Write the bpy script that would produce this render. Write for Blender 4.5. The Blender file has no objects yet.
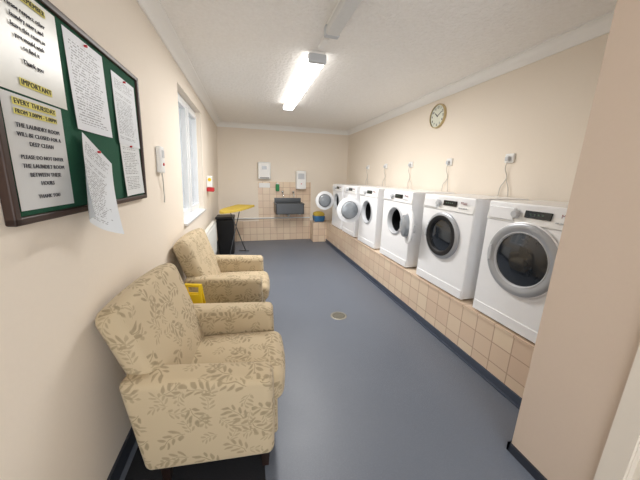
import bpy, bmesh, math, random
from mathutils import Vector, Matrix
random.seed(4)
sc = bpy.context.scene
COL = sc.collection
XL, XR, YB, HC = -0.61, 2.25, 6.08, 2.47
XP, PH, YS, XN = 1.69, 0.45, 0.855, 1.35
KL = .61/.58
def ly(y): return y*KL
def lz(z): return 1.45+(z-1.45)*KL

# ------------------------------------------------------------ materials
def lin(c):
    return tuple(((v/255)/12.92 if v/255 <= .04045 else (((v/255)+.055)/1.055)**2.4) for v in c) + (1,)
class NT:
    def __init__(s, name):
        s.m = bpy.data.materials.new(name); s.m.use_nodes = True
        s.t = s.m.node_tree; s.b = s.t.nodes['Principled BSDF']
    def n(s, typ, **kw):
        nd = s.t.nodes.new(typ)
        for k, v in kw.items(): setattr(nd, k, v)
        return nd
    def put(s, sock, v):
        if isinstance(v, bpy.types.NodeSocket): s.t.links.new(v, sock)
        else: sock.default_value = v
    def math(s, op, a, b=0.0, c=None, clamp=False):
        nd = s.n('ShaderNodeMath', operation=op); nd.use_clamp = clamp
        s.put(nd.inputs[0], a); s.put(nd.inputs[1], b)
        if c is not None: s.put(nd.inputs[2], c)
        return nd.outputs[0]
    def mix(s, f, a, b):
        nd = s.n('ShaderNodeMix', data_type='RGBA')
        s.put(nd.inputs[0], f); s.put(nd.inputs[6], a); s.put(nd.inputs[7], b)
        return nd.outputs[2]
    def noise(s, vec, scale, detail=3):
        nd = s.n('ShaderNodeTexNoise'); s.put(nd.inputs['Vector'], vec)
        nd.inputs['Scale'].default_value = scale; nd.inputs['Detail'].default_value = detail
        return nd.outputs[0]
    def bump(s, h, strength, dist=.01):
        nd = s.n('ShaderNodeBump'); nd.inputs['Strength'].default_value = strength
        nd.inputs['Distance'].default_value = dist
        s.put(nd.inputs['Height'], h); s.t.links.new(nd.outputs[0], s.b.inputs['Normal'])
    def obj(s): return s.n('ShaderNodeTexCoord').outputs['Object']
    def uv(s): return s.n('ShaderNodeTexCoord').outputs['UV']

def simple(name, c, rough=.5, metal=0, var=.04, bump=0, scale=30, coat=0, emit=None, es=0):
    t = NT(name); c1 = lin(c); c2 = tuple(v*(1-var*2) for v in c1[:3])+(1,)
    o = t.obj(); nz = t.noise(o, scale)
    t.put(t.b.inputs['Base Color'], t.mix(nz, c1, c2))
    t.b.inputs['Roughness'].default_value = rough
    t.b.inputs['Metallic'].default_value = metal
    t.b.inputs['Coat Weight'].default_value = coat
    if bump: t.bump(nz, bump, .004)
    if emit:
        t.b.inputs['Emission Color'].default_value = lin(emit); t.b.inputs['Emission Strength'].default_value = es
    return t.m

M = {}
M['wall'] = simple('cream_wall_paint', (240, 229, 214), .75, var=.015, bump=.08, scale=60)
M['wall_shaded'] = simple('shaded_wall_paint', (210, 191, 173), .75, var=.015, bump=.08, scale=60)  # same cream paint darkened to tan, near wall's shade put into the colour
t = NT('textured_ceiling_paint'); o = t.obj()
v = t.n('ShaderNodeTexVoronoi'); t.put(v.inputs['Vector'], o); v.inputs['Scale'].default_value = 30
cn = t.noise(o, 48, 5)
hh = t.math('MULTIPLY_ADD', v.outputs['Distance'], .6, cn)
t.put(t.b.inputs['Base Color'], t.mix(cn, lin((253, 250, 246)), lin((238, 234, 228)))); t.b.inputs['Roughness'].default_value = .9
t.bump(hh, .6, .014); M['ceil'] = t.m
t = NT('speckled_vinyl_floor'); o = t.obj()
sp = t.noise(o, 320, 2); bl = t.noise(o, 2.0, 3)
c = t.mix(bl, lin((98, 105, 118)), lin((108, 115, 127)))
c = t.mix(t.math('GREATER_THAN', sp, .62), c, lin((134, 139, 149)))
t.put(t.b.inputs['Base Color'], c)
t.put(t.b.inputs['Roughness'], t.math('MULTIPLY_ADD', bl, .2, .34))
t.bump(sp, .12, .001); M['floor'] = t.m
def tilemat(name, c1, c2, g, w=.15):
    t = NT(name); br = t.n('ShaderNodeTexBrick'); br.offset = 0; br.squash = 1
    t.put(br.inputs['Vector'], t.uv())
    for k, v in (('Color1', lin(c1)), ('Color2', lin(c2)), ('Mortar', lin(g)), ('Scale', 1), ('Mortar Size', .004), ('Mortar Smooth', .1), ('Bias', 0), ('Brick Width', w), ('Row Height', w)):
        br.inputs[k].default_value = v
    t.put(t.b.inputs['Base Color'], br.outputs[0])
    t.put(t.b.inputs['Roughness'], t.math('MULTIPLY_ADD', br.outputs[1], .5, .22))
    t.bump(t.math('SUBTRACT', 1, br.outputs[1]), .4, .003)
    return t.m
M['tile'] = tilemat('peach_ceramic_tile', (236, 216, 190), (226, 200, 176), (190, 160, 136))
M['skirt'] = simple('dark_vinyl_upstand', (46, 50, 60), .4)
M['skirt2'] = simple('blue_grey_vinyl_coving', (74, 82, 98), .45)
M['black'] = simple('black_plastic', (22, 22, 24), .45)
M['mat'] = simple('charcoal_sheet', (34, 36, 42), .95, var=.3, bump=.6, scale=260)
M['white'] = simple('white_enamel', (246, 247, 249), .22, var=.01)
M['gloss'] = simple('white_gloss_paint', (246, 244, 240), .35, var=.01)
M['plast'] = simple('white_plastic', (240, 240, 238), .4, var=.01)
M['face'] = simple('clock_face_ivory', (232, 234, 218), .4, var=.01)
M['grey'] = simple('silver_plastic', (172, 175, 180), .3, metal=.25, var=.02)
M['lgrey'] = simple('light_grey_plastic', (196, 199, 203), .35, var=.02)
M['cable'] = simple('grey_white_cable', (206, 202, 194), .5, var=.02)
M['dgrey'] = simple('dark_grey_tube', (84, 86, 90), .4)
M['chrome'] = simple('chrome', (215, 217, 220), .12, metal=1, var=.01)
M['steel'] = simple('brushed_steel', (104, 107, 110), .32, metal=.75, var=.08)
M['glass'] = simple('dark_door_glass', (38, 43, 50), .08, var=.1, coat=.5)
M['glass2'] = simple('pale_door_glass', (150, 156, 162), .08, var=.1, coat=.5)
M['dark'] = simple('drum_dark', (30, 31, 34), .4, metal=.3)
M['disp'] = simple('display_black', (15, 22, 22), .1)
M['gdisp'] = simple('display_segments', (96, 120, 104), .4)
M['logo'] = simple('logo_red', (130, 50, 54), .4)
M['ink'] = simple('printed_ink', (64, 64, 70), .8)
M['hl'] = simple('highlighter_yellow_ink', (230, 220, 120), .8)
M['wood'] = simple('brown_frame_wood', (66, 46, 38), .4, var=.2, scale=18)
M['leg'] = simple('dark_leg_wood', (40, 26, 22), .4, var=.2)
M['felt'] = simple('green_felt', (28, 88, 64), .95, var=.12, bump=.3, scale=300)
M['yellow'] = simple('yellow_plastic', (236, 200, 20), .4)
M['yfab'] = simple('yellow_fabric', (226, 196, 84), .9, var=.15, bump=.2)
M['green'] = simple('green_plastic', (40, 140, 80), .5)
M['blue'] = simple('blue_plastic', (60, 120, 170), .5)
M['red'] = simple('red_plastic', (196, 40, 48), .5)
M['rad'] = simple('radiator_enamel', (236, 236, 230), .3, var=.01)
M['win'] = simple('upvc_white', (240, 242, 244), .25, var=.01)
M['gold'] = simple('pale_brass_rim', (206, 186, 140), .35, metal=.4)
M['drain'] = simple('drain_metal', (146, 142, 130), .5, metal=.4)
M['tube'] = simple('lit_diffuser', (255, 255, 255), .4, emit=(255, 253, 250), es=3.0)
M['difoff'] = simple('unlit_diffuser', (222, 222, 220), .3, var=.05)
M['door'] = simple('door_paint', (226, 216, 202), .45, var=.01)
t = NT('window_glass'); t.b.inputs['Base Color'].default_value = lin((192, 198, 202)); t.b.inputs['Roughness'].default_value = .15
t.b.inputs['Alpha'].default_value = .78; t.b.inputs['IOR'].default_value = 1.45; M['pane'] = t.m
def page(name, base, rows, seed, bold=False):
    t = NT(name); sx = t.n('ShaderNodeSeparateXYZ'); t.put(sx.inputs[0], t.uv())
    x, y = sx.outputs[0], sx.outputs[1]
    fy = t.math('FRACT', t.math('MULTIPLY', y, rows)); ry = t.math('FLOOR', t.math('MULTIPLY', y, rows))
    cv = t.n('ShaderNodeCombineXYZ'); t.put(cv.inputs[0], t.math('MULTIPLY', x, 26)); t.put(cv.inputs[1], t.math('MULTIPLY', ry, 5.3)); cv.inputs[2].default_value = seed
    w = t.math('GREATER_THAN', t.noise(cv.outputs[0], 1.0, 1), .47)
    cr = t.n('ShaderNodeCombineXYZ'); t.put(cr.inputs[0], t.math('MULTIPLY', ry, 3.7)); cr.inputs[2].default_value = seed+5
    rn = t.noise(cr.outputs[0], 1.0, 0)
    ln = t.math('LESS_THAN', x, t.math('MULTIPLY_ADD', rn, .75, .45))
    g = t.math('GREATER_THAN', rn, .36)
    k = t.math('MULTIPLY', t.math('GREATER_THAN', fy, .55), w)
    k = t.math('MULTIPLY', k, t.math('MULTIPLY', ln, g))
    for a, lo, hi in ((x, .1, .9), (y, .08, .93)):
        k = t.math('MULTIPLY', k, t.math('MULTIPLY', t.math('GREATER_THAN', a, lo), t.math('LESS_THAN', a, hi)))
    t.put(t.b.inputs['Base Color'], t.mix(t.math('MULTIPLY', k, .6), lin(base), lin((50, 50, 60))))
    t.b.inputs['Roughness'].default_value = .5
    return t.m
M['page1'] = page('printed_page', (222, 225, 230), 34, 1)
M['page2'] = page('printed_page_dense', (220, 224, 228), 42, 7)
M['page3'] = page('printed_page_list', (222, 225, 226), 30, 13)
M['lam'] = simple('laminated_paper', (212, 213, 212), .3, var=.01)
M['cream'] = simple('cream_paper', (216, 215, 206), .3, var=.02)
# trailing leaf sprays woven on beige
t = NT('floral_upholstery'); u = t.uv()
def sprays(scale, off, prob):
    dn = t.n('ShaderNodeTexNoise'); t.put(dn.inputs['Vector'], u); dn.inputs['Scale'].default_value = 14; dn.inputs['Detail'].default_value = 1
    dv = t.n('ShaderNodeVectorMath', operation='SCALE'); t.put(dv.inputs[0], dn.outputs['Color']); dv.inputs['Scale'].default_value = .034
    ad = t.n('ShaderNodeVectorMath', operation='ADD'); t.put(ad.inputs[0], u); t.put(ad.inputs[1], dv.outputs[0])
    mp = t.n('ShaderNodeMapping'); t.put(mp.inputs[0], ad.outputs[0]); mp.inputs[1].default_value = (off, off*1.7, 0)
    mp.inputs[3].default_value = (scale, scale, 1)
    v = t.n('ShaderNodeTexVoronoi', voronoi_dimensions='2D'); t.put(v.inputs['Vector'], mp.outputs[0]); v.inputs['Scale'].default_value = 1
    v.inputs['Randomness'].default_value = .6
    d = t.n('ShaderNodeVectorMath', operation='SUBTRACT'); t.put(d.inputs[0], mp.outputs[0]); t.put(d.inputs[1], v.outputs['Position'])
    sc_ = t.n('ShaderNodeSeparateColor'); t.put(sc_.inputs[0], v.outputs['Color'])
    r = t.n('ShaderNodeVectorRotate', rotation_type='Z_AXIS'); t.put(r.inputs[0], d.outputs[0]); t.put(r.inputs['Angle'], t.math('MULTIPLY', sc_.outputs[0], 6.28))
    s = t.n('ShaderNodeSeparateXYZ'); t.put(s.inputs[0], r.outputs[0])
    x, y0 = s.outputs[0], s.outputs[1]
    y = t.math('SUBTRACT', y0, t.math('MULTIPLY', t.math('MULTIPLY', x, x), .55))
    yy = t.math('ABSOLUTE', y)
    xs = t.math('SUBTRACT', x, t.math('MULTIPLY', yy, .8))
    def leaf(xx0, px, py, w, l):
        a = t.math('DIVIDE', t.math('SUBTRACT', xx0, px), w); b_ = t.math('DIVIDE', t.math('SUBTRACT', yy, py), l)
        e = t.math('ADD', t.math('ABSOLUTE', a), t.math('MULTIPLY', b_, b_))
        return t.math('MULTIPLY', t.math('SUBTRACT', 1, e), 2.4, clamp=True)
    m = leaf(x, .42, 0, .15, .08)
    for px in (-.36, -.12, .13):
        m = t.math('MAXIMUM', m, leaf(xs, px, .16, .095, .14))
    st = t.math('MULTIPLY', t.math('LESS_THAN', yy, .014), t.math('LESS_THAN', t.math('ABSOLUTE', x), .42))
    m = t.math('MAXIMUM', m, st)
    return t.math('MULTIPLY', m, t.math('LESS_THAN', sc_.outputs[2], prob)), sc_.outputs[1]
l1, r1 = sprays(7.5, .3, .97)
l2, r2 = sprays(11, 4.1, .5)
mask = t.math('MAXIMUM', l1, t.math('MULTIPLY', l2, .7))
mask = t.math('MULTIPLY', mask, t.math('MULTIPLY_ADD', t.noise(u, 60, 2), .5, .38))
weave = t.noise(u, 500, 2)
base = t.mix(weave, lin((204, 186, 155)), lin((184, 166, 135)))
leafc = t.mix(r1, lin((128, 114, 86)), lin((142, 124, 96)))
t.put(t.b.inputs['Base Color'], t.mix(mask, base, leafc))
t.b.inputs['Roughness'].default_value = .9
t.b.inputs['Sheen Weight'].default_value = .1
t.bump(weave, .25, .002)
M['floral'] = t.m

# ------------------------------------------------------------ geometry helpers
def link(o, parent=None):
    COL.objects.link(o)
    if parent: o.parent = parent
    return o
def fin(name, bm, mats, loc=(0, 0, 0), rot=None, parent=None, smooth=False, uvw=True, wn=False):
    me = bpy.data.meshes.new(name)
    bmesh.ops.recalc_face_normals(bm, faces=bm.faces)
    if uvw:
        uvl = bm.loops.layers.uv.verify()
        for f in bm.faces:
            n = f.normal; ax = max(range(3), key=lambda i: abs(n[i]))
            for l in f.loops:
                c = l.vert.co
                l[uvl].uv = (c.y, c.z) if ax == 0 else ((c.x, c.z) if ax == 1 else (c.y, c.x))
    bm.to_mesh(me); bm.free()
    if not isinstance(mats, (list, tuple)): mats = [mats]
    for m in mats: me.materials.append(M[m] if isinstance(m, str) else m)
    if smooth:
        for p in me.polygons: p.use_smooth = True
    o = bpy.data.objects.new(name, me); link(o, parent); o.location = loc
    if rot: o.rotation_euler = rot
    if wn:
        md = o.modifiers.new('wn', 'WEIGHTED_NORMAL'); md.keep_sharp = True
    return o
def addbox(bm, lo, hi, mi=0):
    vs = [bm.verts.new((x, y, z)) for x in (lo[0], hi[0]) for y in (lo[1], hi[1]) for z in (lo[2], hi[2])]
    for q in ((0, 1, 3, 2), (4, 6, 7, 5), (0, 4, 5, 1), (2, 3, 7, 6), (0, 2, 6, 4), (1, 5, 7, 3)):
        f = bm.faces.new([vs[i] for i in q]); f.material_index = mi
def boxes(name, lst, mats, **kw):
    bm = bmesh.new()
    for b in lst: addbox(bm, b[0], b[1], b[2] if len(b) > 2 else 0)
    return fin(name, bm, mats, **kw)
def rb_into(bm, size, r, ctr=(0, 0, 0), seg=3, n=1, puff=(0, 0, 0), deform=None, mi=0):
    h = [s/2 for s in size]; r = min(r, min(h)*.999)
    ax = []
    for k in range(3):
        a = [-h[k]+r*i/seg for i in range(seg+1)]
        nn = n if isinstance(n, int) else n[k]
        inner = [-(h[k]-r)+2*(h[k]-r)*i/nn for i in range(1, nn)]
        ax.append(a+inner+[h[k]-r+r*i/seg for i in range(seg+1)])
    cache = {}
    def V(p):
        key = tuple(round(v, 6) for v in p)
        if key in cache: return cache[key]
        q = Vector([max(-(h[k]-r), min(h[k]-r, p[k])) for k in range(3)]); d = Vector(p)-q
        P = q+d.normalized()*r if d.length > 1e-9 else Vector(p)
        P2 = P.copy()
        for k in range(3):
            if puff[k]:
                i, j = [a for a in range(3) if a != k]
                P2[k] = P[k]*(1+puff[k]/h[k]*(1-(P[i]/h[i])**2)*(1-(P[j]/h[j])**2))
        if deform: P2 = deform(P2)
        v = bm.verts.new(P2+Vector(ctr)); cache[key] = v; return v
    for k in range(3):
        i, j = [a for a in range(3) if a != k]
        for s in (-1, 1):
            for a in range(len(ax[i])-1):
                for b in range(len(ax[j])-1):
                    vs = []
                    for (aa, bb) in ((a, b), (a+1, b), (a+1, b+1), (a, b+1)):
                        p = [0, 0, 0]; p[k] = s*h[k]; p[i] = ax[i][aa]; p[j] = ax[j][bb]; vs.append(V(p))
                    if len(set(vs)) < 3: continue
                    try: f = bm.faces.new(vs)
                    except ValueError: continue
                    f.material_index = mi
def rbox(name, size, r, mat, loc=(0, 0, 0), rot=None, parent=None, **kw):
    bm = bmesh.new(); rb_into(bm, size, r, **kw)
    return fin(name, bm, mat, loc=loc, rot=rot, parent=parent, smooth=True, wn=True)
def lathe_into(bm, prof, axis=0, sgn=-1, n=48, ctr=(0, 0, 0), mi=0):
    rings = []
    for (r, d) in prof:
        if r < 1e-6:
            p = [0, 0, 0]; p[axis] = sgn*d; rings.append([bm.verts.new(Vector(p)+Vector(ctr))]); continue
        ring = []
        for i in range(n):
            a = 2*math.pi*i/n; p = [0, 0, 0]; p[axis] = sgn*d
            o1, o2 = [k for k in range(3) if k != axis]
            p[o1] = r*math.cos(a); p[o2] = r*math.sin(a)
            ring.append(bm.verts.new(Vector(p)+Vector(ctr)))
        rings.append(ring)
    for A, B in zip(rings[:-1], rings[1:]):
        for i in range(n):
            j = (i+1) % n
            if len(A) == 1 and len(B) == 1: continue
            if len(A) == 1: f = bm.faces.new([A[0], B[i], B[j]])
            elif len(B) == 1: f = bm.faces.new([A[i], A[j], B[0]])
            else: f = bm.faces.new([A[i], A[j], B[j], B[i]])
            f.material_index = mi
def lathe(name, prof, mat, loc=(0, 0, 0), axis=0, sgn=-1, n=48, parent=None, rot=None):
    bm = bmesh.new(); lathe_into(bm, prof, axis, sgn, n)
    o = fin(name, bm, mat, loc=loc, parent=parent, rot=rot, smooth=True)
    o.data.set_sharp_from_angle(angle=math.radians(40)); return o
def smooth_pts(pts, k=6):
    pts = [Vector(p) for p in pts]; out = []
    for i in range(len(pts)-1):
        p0 = pts[max(i-1, 0)]; p1 = pts[i]; p2 = pts[i+1]; p3 = pts[min(i+2, len(pts)-1)]
        for j in range(k):
            t_ = j/k
            out.append(.5*((2*p1)+(p2-p0)*t_+(2*p0-5*p1+4*p2-p3)*t_*t_+(3*p1-p0-3*p2+p3)*t_**3))
    out.append(pts[-1]); return out
def tube_into(bm, pts, r, n=8, mi=0):
    pts = [Vector(p) for p in pts]; up = Vector((.13, .27, .95)); rings = []
    for i, p in enumerate(pts):
        d = (pts[min(i+1, len(pts)-1)]-pts[max(i-1, 0)]).normalized()
        s = d.cross(up)
        if s.length < .05: s = d.cross(Vector((1, 0, 0)))
        s.normalize(); w = s.cross(d)
        rings.append([bm.verts.new(p+r*(math.cos(2*math.pi*k/n)*s+math.sin(2*math.pi*k/n)*w)) for k in range(n)])
    for A, B in zip(rings[:-1], rings[1:]):
        for k in range(n):
            f = bm.faces.new([A[k], A[(k+1) % n], B[(k+1) % n], B[k]]); f.material_index = mi
    bm.faces.new(rings[0][::-1]).material_index = mi; bm.faces.new(rings[-1]).material_index = mi
def tube(name, pts, r, mat, parent=None, loc=(0, 0, 0), n=8):
    bm = bmesh.new(); tube_into(bm, pts, r, n)
    return fin(name, bm, mat, parent=parent, loc=loc, smooth=True)
RW = Matrix(((0, 0, 1), (1, 0, 0), (0, 1, 0)))      # text on a wall facing +X
RM = Matrix(((0, 0, -1), (-1, 0, 0), (0, 1, 0)))    # text on a face facing -X
def text_into(bm, body, size, pos, R, mi=0, align='CENTER', ext=.0006, bold=0, hl=None):
    cu = bpy.data.curves.new('t', 'FONT'); cu.body = body; cu.size = size; cu.align_x = align; cu.align_y = 'CENTER'; cu.extrude = ext; cu.resolution_u = 2
    cu.offset = bold; cu.space_character = 1.06
    ob = bpy.data.objects.new('t', cu); COL.objects.link(ob); bpy.context.view_layer.update()
    me = bpy.data.meshes.new_from_object(ob.evaluated_get(bpy.context.evaluated_depsgraph_get()))
    bpy.data.objects.remove(ob)
    wdt = max(v.co.x for v in me.vertices)
    n0 = len(bm.faces)
    me.transform(R.to_4x4()); me.transform(Matrix.Translation(pos))
    bm.from_mesh(me); bm.faces.ensure_lookup_table()
    for f in bm.faces[n0:]: f.material_index = mi
    if hl is not None:
        p = Vector(pos); addbox(bm, p+Vector((-.001, -wdt-.004, -size*.5)), p+Vector((-.0004, wdt+.004, size*.5)), hl)
def empty(name, loc, label, cat, rotz=0, group=None):
    o = bpy.data.objects.new(name, None); o.empty_display_size = .1; link(o); o.location = loc; o.rotation_euler = (0, 0, rotz)
    o['label'] = label; o['category'] = cat
    if group: o['group'] = group
    return o
def tag(o, label, cat, group=None):
    o['label'] = label; o['category'] = cat
    if group: o['group'] = group
    return o
def struct(o, label, cat):
    o['kind'] = 'structure'; o['label'] = label; o['category'] = cat; return o
LEAN = []   # things fixed to the slightly out-of-plumb window wall

# ------------------------------------------------------------ room shell
Y0 = -1.6
struct(boxes('floor', [((XL-.35, Y0, -.1), (XR+.1, YB+.1, 0))], 'floor'), 'blue-grey speckled vinyl floor', 'floor')
struct(boxes('ceiling', [((XL-.35, Y0, HC), (XR+.1, YB+.1, HC+.1))], 'ceil'), 'white textured plaster ceiling', 'ceiling')
WY0, WY1, WZ0, WZ1 = ly(2.72), ly(3.92), lz(.97), lz(2.2)
LEAN.append(struct(boxes('wall_left', [((XL-.25, Y0, -.02), (XL, WY0, HC)), ((XL-.25, WY1, -.02), (XL, YB, HC)), ((XL-.25, WY0, -.02), (XL, WY1, WZ0)), ((XL-.25, WY0, WZ1), (XL, WY1, HC))], 'wall'), 'cream painted wall with a window opening', 'wall'))
struct(boxes('wall_right', [((XR, YS-.1, 0), (XR+.1, YB, HC))], 'wall'), 'cream painted wall behind the washing machines', 'wall')
struct(boxes('wall_back', [((XL-.35, YB, 0), (XR+.1, YB+.1, HC))], 'wall'), 'cream painted end wall', 'wall')
DY1 = .46
struct(boxes('wall_near', [((XN, DY1, 0), (XN+.1, YS, HC)), ((XN+.1, YS-.1, 0), (XR+.1, YS, HC)), ((XN, -.4, 2.05), (XN+.1, DY1, HC)), ((XN, Y0, 0), (XN+.1, -.4, HC))], 'wall_shaded'), 'cream painted wall beside the doorway, shade put into its colour', 'wall')
struct(boxes('door_1', [((XN+.035, -.39, .005), (XN+.075, DY1-.01, 2.04)), ((XN+.03, -.2, .2), (XN+.036, .3, .9)), ((XN+.03, -.2, 1.1), (XN+.036, .3, 1.9))], 'door'), 'pale painted door', 'door')
def coving(name, a, b, inward):
    a = Vector(a); b = Vector(b); inward = Vector(inward); bm = bmesh.new(); s = .085
    prof = [(0, 0), (0, -s), (.012, -s)] + [(s-(s-.012)*math.cos(math.radians(q))-0.0, -s+(s-.012)*math.sin(math.radians(q))) for q in range(10, 90, 10)] + [(s, -.012), (s, 0)]
    R = []
    for p in (a, b): R.append([bm.verts.new(p+inward*x+Vector((0, 0, z))) for x, z in prof])
    n = len(prof)
    for i in range(n): bm.faces.new([R[0][i], R[0][(i+1) % n], R[1][(i+1) % n], R[1][i]])
    bm.faces.new(R[0]); bm.faces.new(R[1])
    return struct(fin(name, bm, 'gloss'), 'white plaster coving along the ceiling', 'coving')
LEAN.append(coving('trim_1', (XL, Y0, HC+.005), (XL, YB, HC+.005), (1, 0, 0)))
coving('trim_2', (XR, YS, HC), (XR, YB, HC), (-1, 0, 0))
coving('trim_3', (XL, YB, HC), (XR, YB, HC), (0, -1, 0))
struct(boxes('trim_4', [((XN-.018, DY1-.01, 0), (XN, DY1+.06, 2.12)), ((XN-.018, -.46, 0), (XN, -.39, 2.12)), ((XN-.018, -.46, 2.04), (XN, DY1+.06, 2.12)), ((XN, DY1-.012, 0), (XN+.1, DY1, 2.05))], 'door'), 'pale painted door architrave', 'door frame')
LEAN.append(struct(boxes('baseboard_left', [((XL, Y0, 0), (XL+.012, YB, .1))], 'skirt'), 'dark vinyl skirting', 'skirting'))
struct(boxes('baseboard_near', [((XN-.012, DY1+.06, 0), (XN, YS+.012, .05)), ((XN-.012, YS, 0), (XP-.012, YS+.012, .05))], 'skirt'), 'dark vinyl skirting', 'skirting')
struct(boxes('baseboard_right', [((XP-.012, YS, 0), (XP, 5.74, .065)), ((XP-.03, YS, 0), (XP-.012, 5.74, .012))], 'skirt2'), 'blue-grey vinyl upstand at foot of tiled plinth', 'skirting')
struct(boxes('trim_5', [((XL-.04, YB-.012, 0), (1.38, YB, .45)), ((.2, YB-.012, .45), (1.38, YB, 1.32))], 'tile'), 'peach ceramic wall tiles', 'wall tiles')
struct(boxes('trim_6', [((XP, YS, 0), (XR, YB, PH)), ((1.38, 5.74, 0), (XP, YB, PH)), ((XP-.008, YS+.013, PH-.018), (XP, 5.73, PH))], 'tile'), 'long peach tiled plinth carrying the machines', 'plinth')

# window
wf = []
fx0, fx1 = XL-.13, XL-.07
def fr(y0, y1, z0, z1, w, x0=fx0, x1=fx1):
    return [((x0, y0, z0), (x1, y1, z0+w)), ((x0, y0, z1-w), (x1, y1, z1)), ((x0, y0, z0+w), (x1, y0+w, z1-w)), ((x0, y1-w, z0+w), (x1, y1, z1-w))]
wf += fr(WY0, WY1, WZ0, WZ1, .05)
ym = (WY0+WY1)/2
wf += [((fx0, ym-.03, WZ0+.05), (fx1, ym+.03, WZ1-.05))]
wf += fr(WY0+.06, ym-.035, WZ0+.06, WZ1-.06, .045, fx0+.01, fx1+.02) + fr(ym+.035, WY1-.06, WZ0+.06, WZ1-.06, .045, fx0+.01, fx1+.02)
wf += [((fx0, WY0, WZ0), (XL+.03, WY1, WZ0+.02))]
wo = boxes('window_1', [b+(0,) for b in wf] + [((fx0+.025, WY0+.06, WZ0+.06), (fx0+.032, WY1-.06, WZ1-.06), 1)], ['win', 'pane'])
LEAN.append(struct(wo, 'white plastic framed window with sill', 'window'))

# ------------------------------------------------------------ washing machines
def machine(yc, zc, R, style, openang=None, label='', xf=1.70, w=.6, h=.865, d=.54, logo=True):
    root = empty('washing_machine', (xf, yc, PH), label, 'washing machine', group='white washing machines along the plinth')
    body = rbox('body', (d-.004, w, h-.012), .012, 'white', loc=((d)/2, 0, (h+.012)/2), parent=root)
    zl = zc-PH
    if openang is not None:
        bm = bmesh.new(); lathe_into(bm, [(0, -.3), (R*.78, -.3), (R*.78, .1), (0, .1)], n=40)
        cut = fin('cut', bm, 'dark', loc=(xf, yc, zc)); bpy.context.view_layer.update()
        md = body.modifiers.new('b', 'BOOLEAN'); md.object = cut; md.solver = 'EXACT'
        body.modifiers.move(1, 0)
        bpy.context.view_layer.update()
        me = bpy.data.meshes.new_from_object(body.evaluated_get(bpy.context.evaluated_depsgraph_get()))
        body.modifiers.clear(); body.data = me; bpy.data.objects.remove(cut)
        lathe('door_opening_rim', [(R*.775, -.02), (R*.86, -.0), (R*.9, .008), (R*.82, .014), (R*.76, .004), (R*.72, -.04), (R*.775, -.04)], 'lgrey', loc=(0, 0, zl), parent=root)
        lathe('drum', [(R*.74, -.03), (R*.76, -.26), (0, -.28)], 'dark', loc=(0, 0, zl), parent=root)
    for sy in (-1, 1):
        for fx in (.05, d-.05):
            lathe('foot', [(0, 0), (.02, 0), (.02, .014), (0, .014)], 'black', loc=(fx, sy*(w/2-.05), 0), axis=2, sgn=1, n=16, parent=root)
    def cp(P):
        P = P.copy()
        if P.x < 0: P.x += .018*max(0, (P.z+.06))/.12
        return P
    rbox('control_panel', (.04, w-.004, .125), .01, 'plast', loc=(.012, 0, h-.068), parent=root, deform=cp)
    rbox('detergent_drawer', (.02, .19, .085), .008, 'white', loc=(-.006, w/2-.12, h-.075), parent=root)
    rbox('display', (.006, .16, .045), .002, 'disp', loc=(-.0045, -.05, h-.062), parent=root, rot=(0, .12, 0))
    bm = bmesh.new()
    for k in range(4): rb_into(bm, (.002, .01, .008), .0008, ctr=(-.0085, -.01-.024*k, h-.06), seg=1)
    fin('display_symbols', bm, 'gdisp', parent=root)
    lathe('dial', [(.0, .026), (.02, .026), (.025, .02), (.027, 0)], 'lgrey', loc=(-.006, .085, h-.07), parent=root, n=28)
    bm = bmesh.new()
    for k in range(4): rb_into(bm, (.006, .016, .008), .002, ctr=(-.009, -.165-.026*k, h-.09), seg=1)
    fin('button_row', bm, 'lgrey', parent=root)
    if logo:
        bm = bmesh.new(); text_into(bm, 'Miele', .03, (-.0095, -.215, h-.05), RM)
        fin('logo', bm, 'logo', parent=root)
    rbox('kick_panel', (.008, w-.02, .075), .003, 'white', loc=(-.001, 0, .055), parent=root)
    ang = openang if openang is not None else 0
    hs = 1 if ang < 0 else -1        # hinge side (+Y for negative angles)
    hy = hs*(R+.005)
    a = math.radians(ang); ox, oy = 0, -hy
    cx = ox*math.cos(a)-oy*math.sin(a); cy = ox*math.sin(a)+oy*math.cos(a)+hy
    if openang is None: cx, cy = 0, 0
    gm = 'glass' if openang is None else 'glass2'
    if style == 'wide':
        prof = [(R*.73, .006), (R*.74, .014), (R*.77, .018), (R*.87, .026), (R*.95, .026), (R, .016), (R*1.0, .001), (R*.73, .001)]
        door = lathe('door', prof, 'grey', loc=(cx, cy, zl), parent=root, rot=(0, 0, a), n=64)
        lathe('trim_ring', [(R*.985, .001), (R*1.02, .002), (R*1.03, .009), (R*1.0, .013)], 'white', parent=door, n=64)
        lathe('inner_rim', [(R*.71, .004), (R*.73, .018), (R*.75, .021), (R*.77, .017)], 'lgrey', parent=door, n=64)
        gl = [(0, .024), (R*.25, .023), (R*.5, .019), (R*.74, .007), (R*.73, .002), (0, .002)]
        lathe('door_glass', gl, gm, parent=door, n=48)
        rbox('handle', (.012, .020, .11), .005, 'lgrey', loc=(-.028, -hs*R*.88, 0), parent=door)
    else:
        prof = [(R*.7, .004), (R*.72, .022), (R*.82, .028), (R*.94, .026), (R, .016), (R, .001), (R*.7, -.01)]
        door = lathe('door', prof, 'grey' if style == 'black' else 'white', loc=(cx, cy, zl), parent=root, rot=(0, 0, a), n=56)
        k = .88 if style == 'black' else .81
        lathe('inner_ring', [(R*.66, .008), (R*.68, .026), (R*.74, .034), (R*(k-.02), .033), (R*k, .022)], 'black' if style == 'black' else 'chrome', parent=door, n=56)
        gl = [(0, .02), (R*.35, .018), (R*.66, .01), (R*.68, -.01), (R*.6, -.05), (R*.35, -.07), (0, -.075)]
        lathe('door_glass', gl, gm, parent=door, n=48)
        rbox('handle', (.016, .024, .08), .006, 'lgrey', loc=(-.03, -hs*R*.94, 0), parent=door)
    return root
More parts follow.
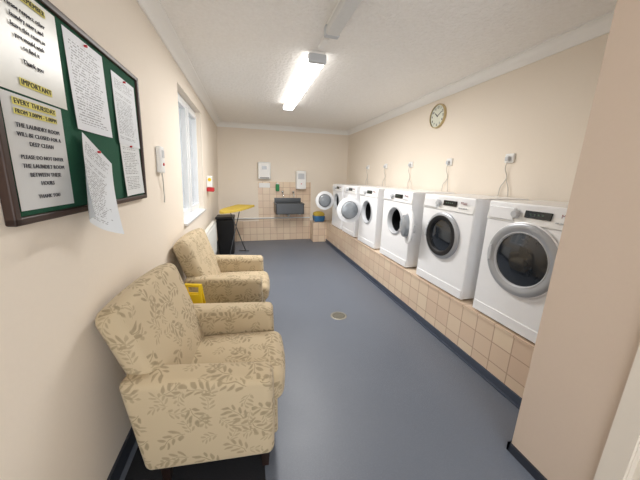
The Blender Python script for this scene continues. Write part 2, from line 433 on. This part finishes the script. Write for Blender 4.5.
machine(1.27, .955, .24, 'wide', None, 'white washing machine with a wide silver door beside the wall corner', w=.62)
machine(2.02, .955, .212, 'black', None, 'white washing machine with silver rimmed closed door', w=.64)
machine(2.86, .96, .19, 'chrome', 160, 'white washing machine with its door swung fully open', w=.64)
machine(3.66, .96, .2, 'chrome', -88, 'white washing machine, round door standing half open')
machine(4.42, .96, .19, 'chrome', None, 'white washing machine behind a neighbour\'s open door')
machine(5.1, .98, .19, 'chrome', -92, 'white washing machine at the row end, door open')

# ------------------------------------------------------------ armchairs
def armchair(loc, rz, label):
    root = empty('armchair', loc, label, 'armchair', rz, group='floral armchairs along the wall')
    rbox('base', (.54, .48, .22), .02, 'floral', loc=(-.02, 0, .245), parent=root, n=4)
    rbox('seat_cushion', (.56, .46, .15), .05, 'floral', loc=(0, 0, .39), parent=root, seg=4, n=8, puff=(.018, .0, .028))
    def bk(P):
        t_ = (P.z+.34)/.68
        P = P.copy(); P.y *= 1+.11*t_; P.x += .015*(P.y/.36)**2*t_
        P.z += -.014*(P.y/.38)**2
        return P
    rbox('backrest', (.13, .58, .70), .05, 'floral', loc=(-.315, 0, .585), rot=(0, -.32, 0), parent=root, seg=4, n=(2, 10, 10), puff=(.022, 0, .006), deform=bk)
    for s in (-1, 1):
        def am(P, s=s):
            P = P.copy(); tx = min(1, max(0, (P.x+.29)/.58)); tz = max(0, min(1, (P.z+.25)/.50))
            if tz > .3: P.z += (.03*(1-tx)**1.5-.003)*((tz-.3)/.7)
            P.y += s*(.04*tz*tz*(.5+.5*tx))
            P.x += -.05*tz*(1-tx)
            return P
        rbox('arm', (.57, .14, .465), .034, 'floral', loc=(-.055, s*.275, .365), parent=root, seg=4, n=(8, 2, 8), puff=(.006, .004, .008), deform=am)
    for sx in (-.28, .185):
        for sy in (-.27, .27):
            bm = bmesh.new()
            bmesh.ops.create_cone(bm, cap_ends=True, segments=4, radius1=.022, radius2=.036, depth=.15, matrix=Matrix.Rotation(math.pi/4, 4, 'Z'))
            fin('leg', bm, 'leg', loc=(sx, sy, .075), parent=root)
    return root
armchair((-.125, 1.39, .005), math.radians(-5), 'beige floral fabric armchair with dark legs below notice board')
armchair((-.125, 2.55, 0), math.radians(-4), 'beige floral fabric armchair below the window')
tag(rbox('dark_floor_sheet', (.66, 1.25, .005), .002, 'mat', loc=(-.30, 1.15, .0025), seg=1), 'thin charcoal sheet on the floor underneath the floral armchair', 'mat')  # thin dark sheet on the floor, under and beside the armchair

# wet floor sign: two tapered panels, each with a handle opening near the top
root = empty('wet_floor_sign', (-.405, 1.93, 0), 'folding yellow plastic floor sign between the armchairs', 'floor sign', 1.3)
for s in (-1, 1):
    bm = bmesh.new()
    def tp(P):
        P = P.copy(); P.y *= 1-.42*(P.z+.31)/.62; return P
    rb_into(bm, (.016, .22, .62), .007, deform=tp, n=4)
    for q in (-1, 1): rb_into(bm, (.016, .022, .06), .006, ctr=(0, q*.052, .335), seg=2)
    rb_into(bm, (.016, .125, .022), .007, ctr=(0, 0, .37), seg=2)
    fin('panel', bm, 'yellow', loc=(s*.048, 0, .312), rot=(0, -s*.115, 0), parent=root, smooth=True, wn=True)

# ------------------------------------------------------------ notice board
nb = empty('notice_board', (XL, 1.348, 1.303), 'green felt notice board with a brown wooden frame', 'notice board'); LEAN.append(nb)
L, H = .965, .65
rbox('felt_panel', (.012, L-.02, H-.02), .002, 'felt', loc=(.008, 0, H/2), parent=nb, seg=1)
bm = bmesh.new()
for (c, s) in (((.013, 0, .011), (.026, L, .022)), ((.013, 0, H-.011), (.026, L, .022)), ((.013, -L/2+.011, H/2), (.026, .022, H)), ((.013, L/2-.011, H/2), (.026, .022, H))):
    rb_into(bm, s, .005, ctr=c, seg=2)
fin('frame', bm, 'wood', parent=nb, smooth=True, wn=True)
def sheet(y0, y1, z0, z1, mat, label, tilt=0, xo=.0165, curl=.006, texts=None, pin=True):
    y0, y1, z0, z1 = ly(y0), ly(y1), lz(z0), lz(z1)
    w, h = y1-y0, z1-z0; bm = bmesh.new(); N = 10
    uvl = bm.loops.layers.uv.verify(); g = []
    for i in range(N+1):
        row = []
        for j in range(N+1):
            a, b = i/N, j/N
            x = curl*(2*abs(b-.5))**3*(1-a)+curl*.6*(1-a)**2 if a < .95 else 0
            row.append((bm.verts.new((x, (b-.5)*w, (a-.5)*h)), (b, a)))
        g.append(row)
    for i in range(N):
        for j in range(N):
            q = [g[i][j], g[i][j+1], g[i+1][j+1], g[i+1][j]]
            f = bm.faces.new([v for v, _ in q])
            for l, (_, uv) in zip(f.loops, q): l[uvl].uv = uv
    if texts:
        for (s, sz, z, hl) in texts: text_into(bm, s, sz, (curl*1.7+.0015, 0, z), RW, 1, bold=0, hl=2 if hl else None)
    o = fin('notice_sheet', bm, [mat, 'ink', 'hl'], loc=(XL+xo, (y0+y1)/2, (z0+z1)/2), rot=(tilt, 0, 0), smooth=not texts, uvw=False)
    tag(o, label, 'notice', 'papers on the notice board'); LEAN.append(o)
    if pin:
        lathe('pin', [(0, .01), (.005, .009), (.004, 0)], 'red', loc=(.0, 0, h/2-.012), sgn=1, n=12, parent=o)
    return o
sheet(.857, 1.078, 1.345, 1.635, 'lam', 'laminated notice with bold capital lettering', curl=.001, pin=False, texts=[
    ('EVERY THURSDAY', .0185, .134, 1), ('FROM 3.00PM - 5.00PM', .0155, .109, 1), ('THE LAUNDRY ROOM', .0165, .074, 0), ('WILL BE CLOSED FOR A', .0155, .051, 0), ('DEEP CLEAN', .0165, .028, 0),
    ('PLEASE DO NOT ENTER', .0155, -.008, 0), ('THE LAUNDRY ROOM', .0165, -.032, 0), ('BETWEEN THESE', .0165, -.056, 0), ('HOURS', .0165, -.080, 0), ('THANK YOU', .0155, -.118, 0)])
sheet(.857, 1.11, 1.64, 1.9, 'cream', 'laminated off-white notice with highlighted heading', curl=.001, pin=False, texts=[
    ('PLEASE REMEMBER', .018, .115, 1), ('Please respect other', .016, .078, 0), ('laundry users and', .016, .055, 0), ('leave this room as', .016, .032, 0), ('you would wish', .016, .009, 0), ('to find it', .016, -.014, 0), ('Thank you', .017, -.05, 0), ('IMPORTANT', .02, -.105, 1)])
sheet(1.14, 1.385, 1.59, 1.895, 'page1', 'white printed page pinned on green felt', .0)
sheet(1.45, 1.69, 1.575, 1.87, 'page2', 'white densely printed page on green felt', -.02)
sheet(1.47, 1.69, 1.34, 1.585, 'page3', 'white printed list low on the board', .02, xo=.019)
sheet(1.07, 1.285, 1.245, 1.55, 'page2', 'loose printed page hanging tilted over the board frame', -.48, xo=.030, curl=.05)

# wall alarm unit + cable
pu = empty('intercom_unit', (XL, ly(2.06), 1.44), 'white plastic wall intercom with hanging cord', 'intercom'); LEAN.append(pu)
rbox('body', (.035, .085, .18), .012, 'plast', loc=(.0175, 0, .1), parent=pu)
rbox('speaker_panel', (.004, .05, .05), .002, 'lgrey', loc=(.036, 0, .14), parent=pu)
lathe('button', [(0, .006), (.01, .005), (.011, 0)], 'red', loc=(.035, 0, .07), sgn=1, n=16, parent=pu)
tube('cord', smooth_pts([(.02, .0, .02), (.02, .02, -.05), (.012, .05, -.11), (.02, .03, -.16), (.012, .05, -.2)]), .005, 'cable', parent=pu)

pl = empty('wall_first_aid_box', (XL, 4.5, 1.18), 'small white box with red base and yellow disc', 'wall box'); LEAN.append(pl)
rbox('body', (.075, .12, .17), .01, 'plast', loc=(.04, 0, .16), parent=pl)
lathe('disc', [(0, .006), (.022, .006), (.026, 0)], 'yellow', loc=(.045, -.06, .19), axis=1, sgn=-1, n=24, parent=pl)
rbox('red_base', (.1, .13, .06), .01, 'red', loc=(.052, 0, .04), parent=pl, seg=2)

# radiator
rd = empty('radiator', (XL+.002, 4.1, .14), 'white panel radiator under the window', 'radiator'); LEAN.append(rd)
bm = bmesh.new(); rb_into(bm, (.05, 1.1, .56), .01, ctr=(.075, 0, .3))
for k in range(26): rb_into(bm, (.012, .022, .48), .005, ctr=(.102, -.52+k*.0416, .3), seg=1)
fin('panel', bm, 'rad', parent=rd, smooth=True, wn=True)
for s in (-.4, .4): boxes('bracket', [((0, s-.015, .1), (.055, s+.015, .5))], 'rad', parent=rd)
tube('pipe', [(.07, -.57, .08), (.07, -.57, -.135)], .009, 'rad', parent=rd)
lathe('valve', [(0, 0), (.02, 0), (.022, .05), (.014, .07), (0, .07)], 'plast', axis=2, sgn=1, n=16, loc=(.07, -.57, .06), parent=rd)

# bin
bn = empty('bin', (-.43, 5.18, 0), 'black plastic bin against the wall', 'bin')
def tb(P):
    P = P.copy(); k = .86+.14*(P.z+.33)/.66; P.x *= k; P.y *= k; return P
rbox('body', (.31, .34, .66), .03, 'black', loc=(0, 0, .33), parent=bn, n=3, deform=tb)
rbox('lid', (.33, .36, .05), .02, 'black', loc=(0, 0, .685), parent=bn)

# ironing board
ang = math.atan2(1.05, .37)
ib = empty('ironing_board', (-.235, 4.92, 0), 'ironing board with yellow cover and dark folding legs', 'ironing board', ang)
hw = .17
pts = [(.55, -hw+.03), (.53, -hw)] + [(.2, -hw), (-.15, -hw*.92), (-.35, -hw*.7), (-.48, -hw*.42), (-.545, -hw*.15)]
pts = pts + [(x, -y) for x, y in pts[::-1]]
bm = bmesh.new()
lo = [bm.verts.new((x, y, .85)) for x, y in pts]; hi = [bm.verts.new((x, y, .885)) for x, y in pts]
bm.faces.new(lo[::-1]); bm.faces.new(hi)
for i in range(len(pts)): bm.faces.new([lo[i], lo[(i+1) % len(pts)], hi[(i+1) % len(pts)], hi[i]])
fin('covered_top', bm, 'yfab', parent=ib)
for (x0, x1, yo) in ((-.3, .33, -.03), (.3, -.33, .03)):
    bm = bmesh.new(); tube_into(bm, [(x0, yo, .85), (x1, yo, .012)], .008); tube_into(bm, [(x1, -.1, .010), (x1, .1, .010)], .009)
    fin('leg', bm, 'dgrey', parent=ib, smooth=True)

# ------------------------------------------------------------ back wall fixtures
sk = empty('sink', (.85, YB-.012, .65), 'shallow stainless steel utility sink on tiled wall', 'sink')
bm = bmesh.new()
w2, d2, h2, tk = .30, .38, .22, .012
lst = [((-w2, -d2, 0), (w2, 0, tk)), ((-w2, -d2, 0), (w2, -d2+tk, h2)), ((-w2, -tk, 0), (w2, 0, h2+.1)), ((-w2, -d2, 0), (-w2+tk, 0, h2)), ((w2-tk, -d2, 0), (w2, 0, h2)),
       ((-w2-.015, -d2-.015, h2-.01), (w2+.015, -d2+.02, h2+.008)), ((-w2-.015, -d2, h2-.01), (-w2+.02, 0, h2+.008)), ((w2-.02, -d2, h2-.01), (w2+.015, 0, h2+.008))]
for b in lst: addbox(bm, b[0], b[1])
fin('basin', bm, 'steel', parent=sk)
for s in (-1, 1):
    bm = bmesh.new(); tube_into(bm, smooth_pts([(s*.12, 0, h2+.2), (s*.12, -.08, h2+.21), (s*.12, -.14, h2+.19), (s*.12, -.15, h2+.13)]), .012)
    lathe_into(bm, [(0, 0), (.022, 0), (.022, .04), (0, .045)], axis=2, sgn=1, n=12, ctr=(s*.12, -.05, h2+.215))
    fin('tap', bm, 'chrome', parent=sk, smooth=True)
for s in (-1, 1):
    boxes('bracket', [((s*.23-.015, -.3, -.03), (s*.23+.015, 0, 0))], 'plast', parent=sk)
tube('waste_pipe', smooth_pts([(0, -.2, .005), (0, -.2, -.045), (0, -.12, -.075), (0, 0, -.07)]), .02, 'plast', parent=sk)
bm = bmesh.new(); tube_into(bm, [(-.45, YB-.03, .52), (1.36, YB-.03, .52)], .014)
for x in (-.3, .3, 1.2): addbox(bm, (x-.01, YB-.03, .51), (x+.01, YB, .53))
tag(fin('water_pipe', bm, 'plast', smooth=False), 'white painted pipe running along the end wall', 'pipe')
td = empty('towel_dispenser', (.34, YB, 1.37), 'white wall paper towel dispenser with grey window', 'dispenser')
rbox('body', (.27, .12, .36), .03, 'plast', loc=(0, -.06, .18), parent=td)
rbox('window', (.1, .006, .07), .002, 'grey', loc=(0, -.121, .24), parent=td)
rbox('slot', (.2, .02, .02), .004, 'disp', loc=(0, -.112, .03), parent=td)
wd = empty('water_heater', (1.13, YB-.012, 1.17), 'tall white wall dispenser unit beside the sink', 'wall unit')
rbox('body', (.22, .16, .40), .025, 'plast', loc=(0, -.08, .2), parent=wd)
rbox('panel', (.14, .006, .12), .003, 'lgrey', loc=(0, -.162, .28), parent=wd)
lathe('indicator', [(0, .006), (.012, .005), (.012, 0)], 'red', axis=1, sgn=-1, loc=(0, -.16, .12), n=12, parent=wd)
so = empty('soap_bottle', (.62, YB-.012, 1.12), 'green wall mounted soap dispenser', 'soap dispenser')
rbox('body', (.08, .08, .15), .02, 'green', loc=(0, -.04, .075), parent=so)
rbox('cap', (.05, .05, .03), .01, 'plast', loc=(0, -.04, .165), parent=so)
tag(rbox('sign_plate', (.24, .006, .1), .003, 'plast', loc=(.34, YB-.016, 1.24)), 'small white plate on the tiles', 'sign')
lb = empty('laundry_basket', (1.54, 5.9, PH), 'blue basket of yellow green cloths on the plinth end', 'basket')
def tb2(P):
    P = P.copy(); k = .85+.15*(P.z+.07)/.14; P.x *= k; P.y *= k; return P
rbox('tub', (.26, .24, .14), .03, 'blue', loc=(0, 0, .07), parent=lb, deform=tb2)
rbox('cloths', (.24, .22, .10), .045, 'yfab', loc=(0, 0, .16), parent=lb, n=5, seg=3, puff=(0, 0, .02))

# ------------------------------------------------------------ right wall: clock, sockets
ck = empty('wall_clock', (XR, 3.0, 2.195), 'round wall clock with ivory face and pale brass rim', 'clock')
lathe('rim', [(.124, .028), (.129, .032), (.136, .026), (.137, 0), (.124, 0)], 'gold', parent=ck)
bm = bmesh.new(); lathe_into(bm, [(0, .016), (.126, .016), (.126, .002), (0, .002)])
for k in range(1, 13):
    a = math.radians(k*30); text_into(bm, str(k), .036, (-.0175, -.097*math.sin(a), .097*math.cos(a)), RM, 1, bold=.0005)
fin('face', bm, ['face', 'ink'], parent=ck)
for nm, a, ln, wd_ in (('hour_hand', 310, .055, .009), ('minute_hand', 60, .085, .006)):
    o = boxes(nm, [((-.021, -wd_/2, -.01), (-.019, wd_/2, ln))], 'ink', parent=ck); o.rotation_euler = (math.radians(a), 0, 0)
for i, (y, z) in enumerate(((1.95, 1.65), (2.70, 1.65), (3.47, 1.65), (4.2, 1.65), (4.9, 1.65))):
    s = empty('wall_socket', (XR, y, z), 'white wall socket with plug and thin hanging cable', 'socket', group='sockets above the machines')
    rbox('plate', (.02, .085, .08), .008, 'plast', loc=(-.01, 0, 0), parent=s)
    rbox('plug', (.03, .04, .04), .01, 'lgrey', loc=(-.033, .0, -.005), parent=s)
    k = .02*math.sin(i*2.3)
    tube('cable', smooth_pts([(-.033, .0, -.03), (-.03, .01, -.09), (-.012, .0, -.15), (-.012, .01, -.2), (-.02, .035+k, -.25), (-.015, .05+k, -.33)]), .0042, 'cable', parent=s)
    tube('hose', smooth_pts([(-.014, .0, -.15), (-.02, -.015, -.2), (-.02, -.04+k, -.25), (-.02, -.055+k, -.33)]), .0038, 'cable', parent=s)

# ------------------------------------------------------------ ceiling lights
def batten(y0, y1, x, mat, label, wdt=.13):
    r = empty('strip_light', (x, (y0+y1)/2, HC), label, 'ceiling light')
    ln = y1-y0
    rbox('base', (wdt*.8, ln, .03), .006, 'gloss', loc=(0, 0, -.015), parent=r)
    rbox('diffuser', (wdt, ln-.06, .055), .015, mat, loc=(0, 0, -.057), parent=r)
    for s in (-1, 1): rbox('end_cap', (wdt+.008, .045, .066), .008, 'lgrey', loc=(0, s*(ln/2-.0175), -.052), parent=r)
    return r
batten(2.45, 4.25, .60, 'tube', 'lit white fluorescent strip light', .145)
batten(.4, 2.04, .59, 'difoff', 'unlit grey fluorescent strip light', .095)
tag(rbox('junction_box', (.045, .16, .025), .01, 'gloss', loc=(.60, 2.28, HC-.0125)), 'white ceiling junction box between strip lights', 'junction box')
al = bpy.data.lights.new('tube_glow', 'AREA'); al.shape = 'RECTANGLE'; al.size = .12; al.size_y = 1.7; al.energy = 39; al.color = (1, .985, .965)
ao = bpy.data.objects.new('tube_glow', al); COL.objects.link(ao); ao.location = (.60, 3.35, HC-.09)

# floor drain
dr = empty('floor_drain', (.89, 2.46, 0), 'round steel floor drain with slotted grate', 'drain')
lathe('rim', [(.065, .003), (.08, .005), (.088, 0.0005)], 'drain', axis=2, sgn=1, parent=dr)
bm = bmesh.new()
lathe_into(bm, [(0, .001), (.066, .001)], axis=2, sgn=1, n=32)
for k in range(-3, 4):
    w_ = math.sqrt(.062**2-(k*.017)**2); addbox(bm, (-w_, k*.017-.005, .001), (w_, k*.017+.005, .004), 1)
fin('grate', bm, ['disp', 'drain'], parent=dr)

# the window wall leans very slightly, with everything fixed to it
bpy.context.view_layer.update()
T = Matrix.Translation((XL, 0, 1.45)) @ Matrix.Rotation(.04, 4, 'Y') @ Matrix.Translation((-XL, 0, -1.45))
for o in LEAN: o.matrix_world = T @ o.matrix_world

# ------------------------------------------------------------ light + camera
w = bpy.data.worlds.new('World'); sc.world = w; w.use_nodes = True
bg = w.node_tree.nodes['Background']; bg.inputs[0].default_value = (.95, .975, 1, 1); bg.inputs[1].default_value = 2.35

cam = bpy.data.cameras.new('Camera'); co = bpy.data.objects.new('Camera', cam); COL.objects.link(co)
fwd = Vector((.2526, .940, -.2306)).normalized(); rt = Vector((.967, -.254, .0242)); rt = (rt-fwd*rt.dot(fwd)).normalized(); up = rt.cross(fwd)
mw = Matrix((rt, up, -fwd)).transposed().to_4x4(); mw.translation = (0, 0, 1.45); co.matrix_world = mw
cam.sensor_width = 36; cam.lens = 266.5/640*36; cam.clip_start = .02
sc.camera = co
sc.view_settings.view_transform = 'Standard'
sc.view_settings.exposure = .5
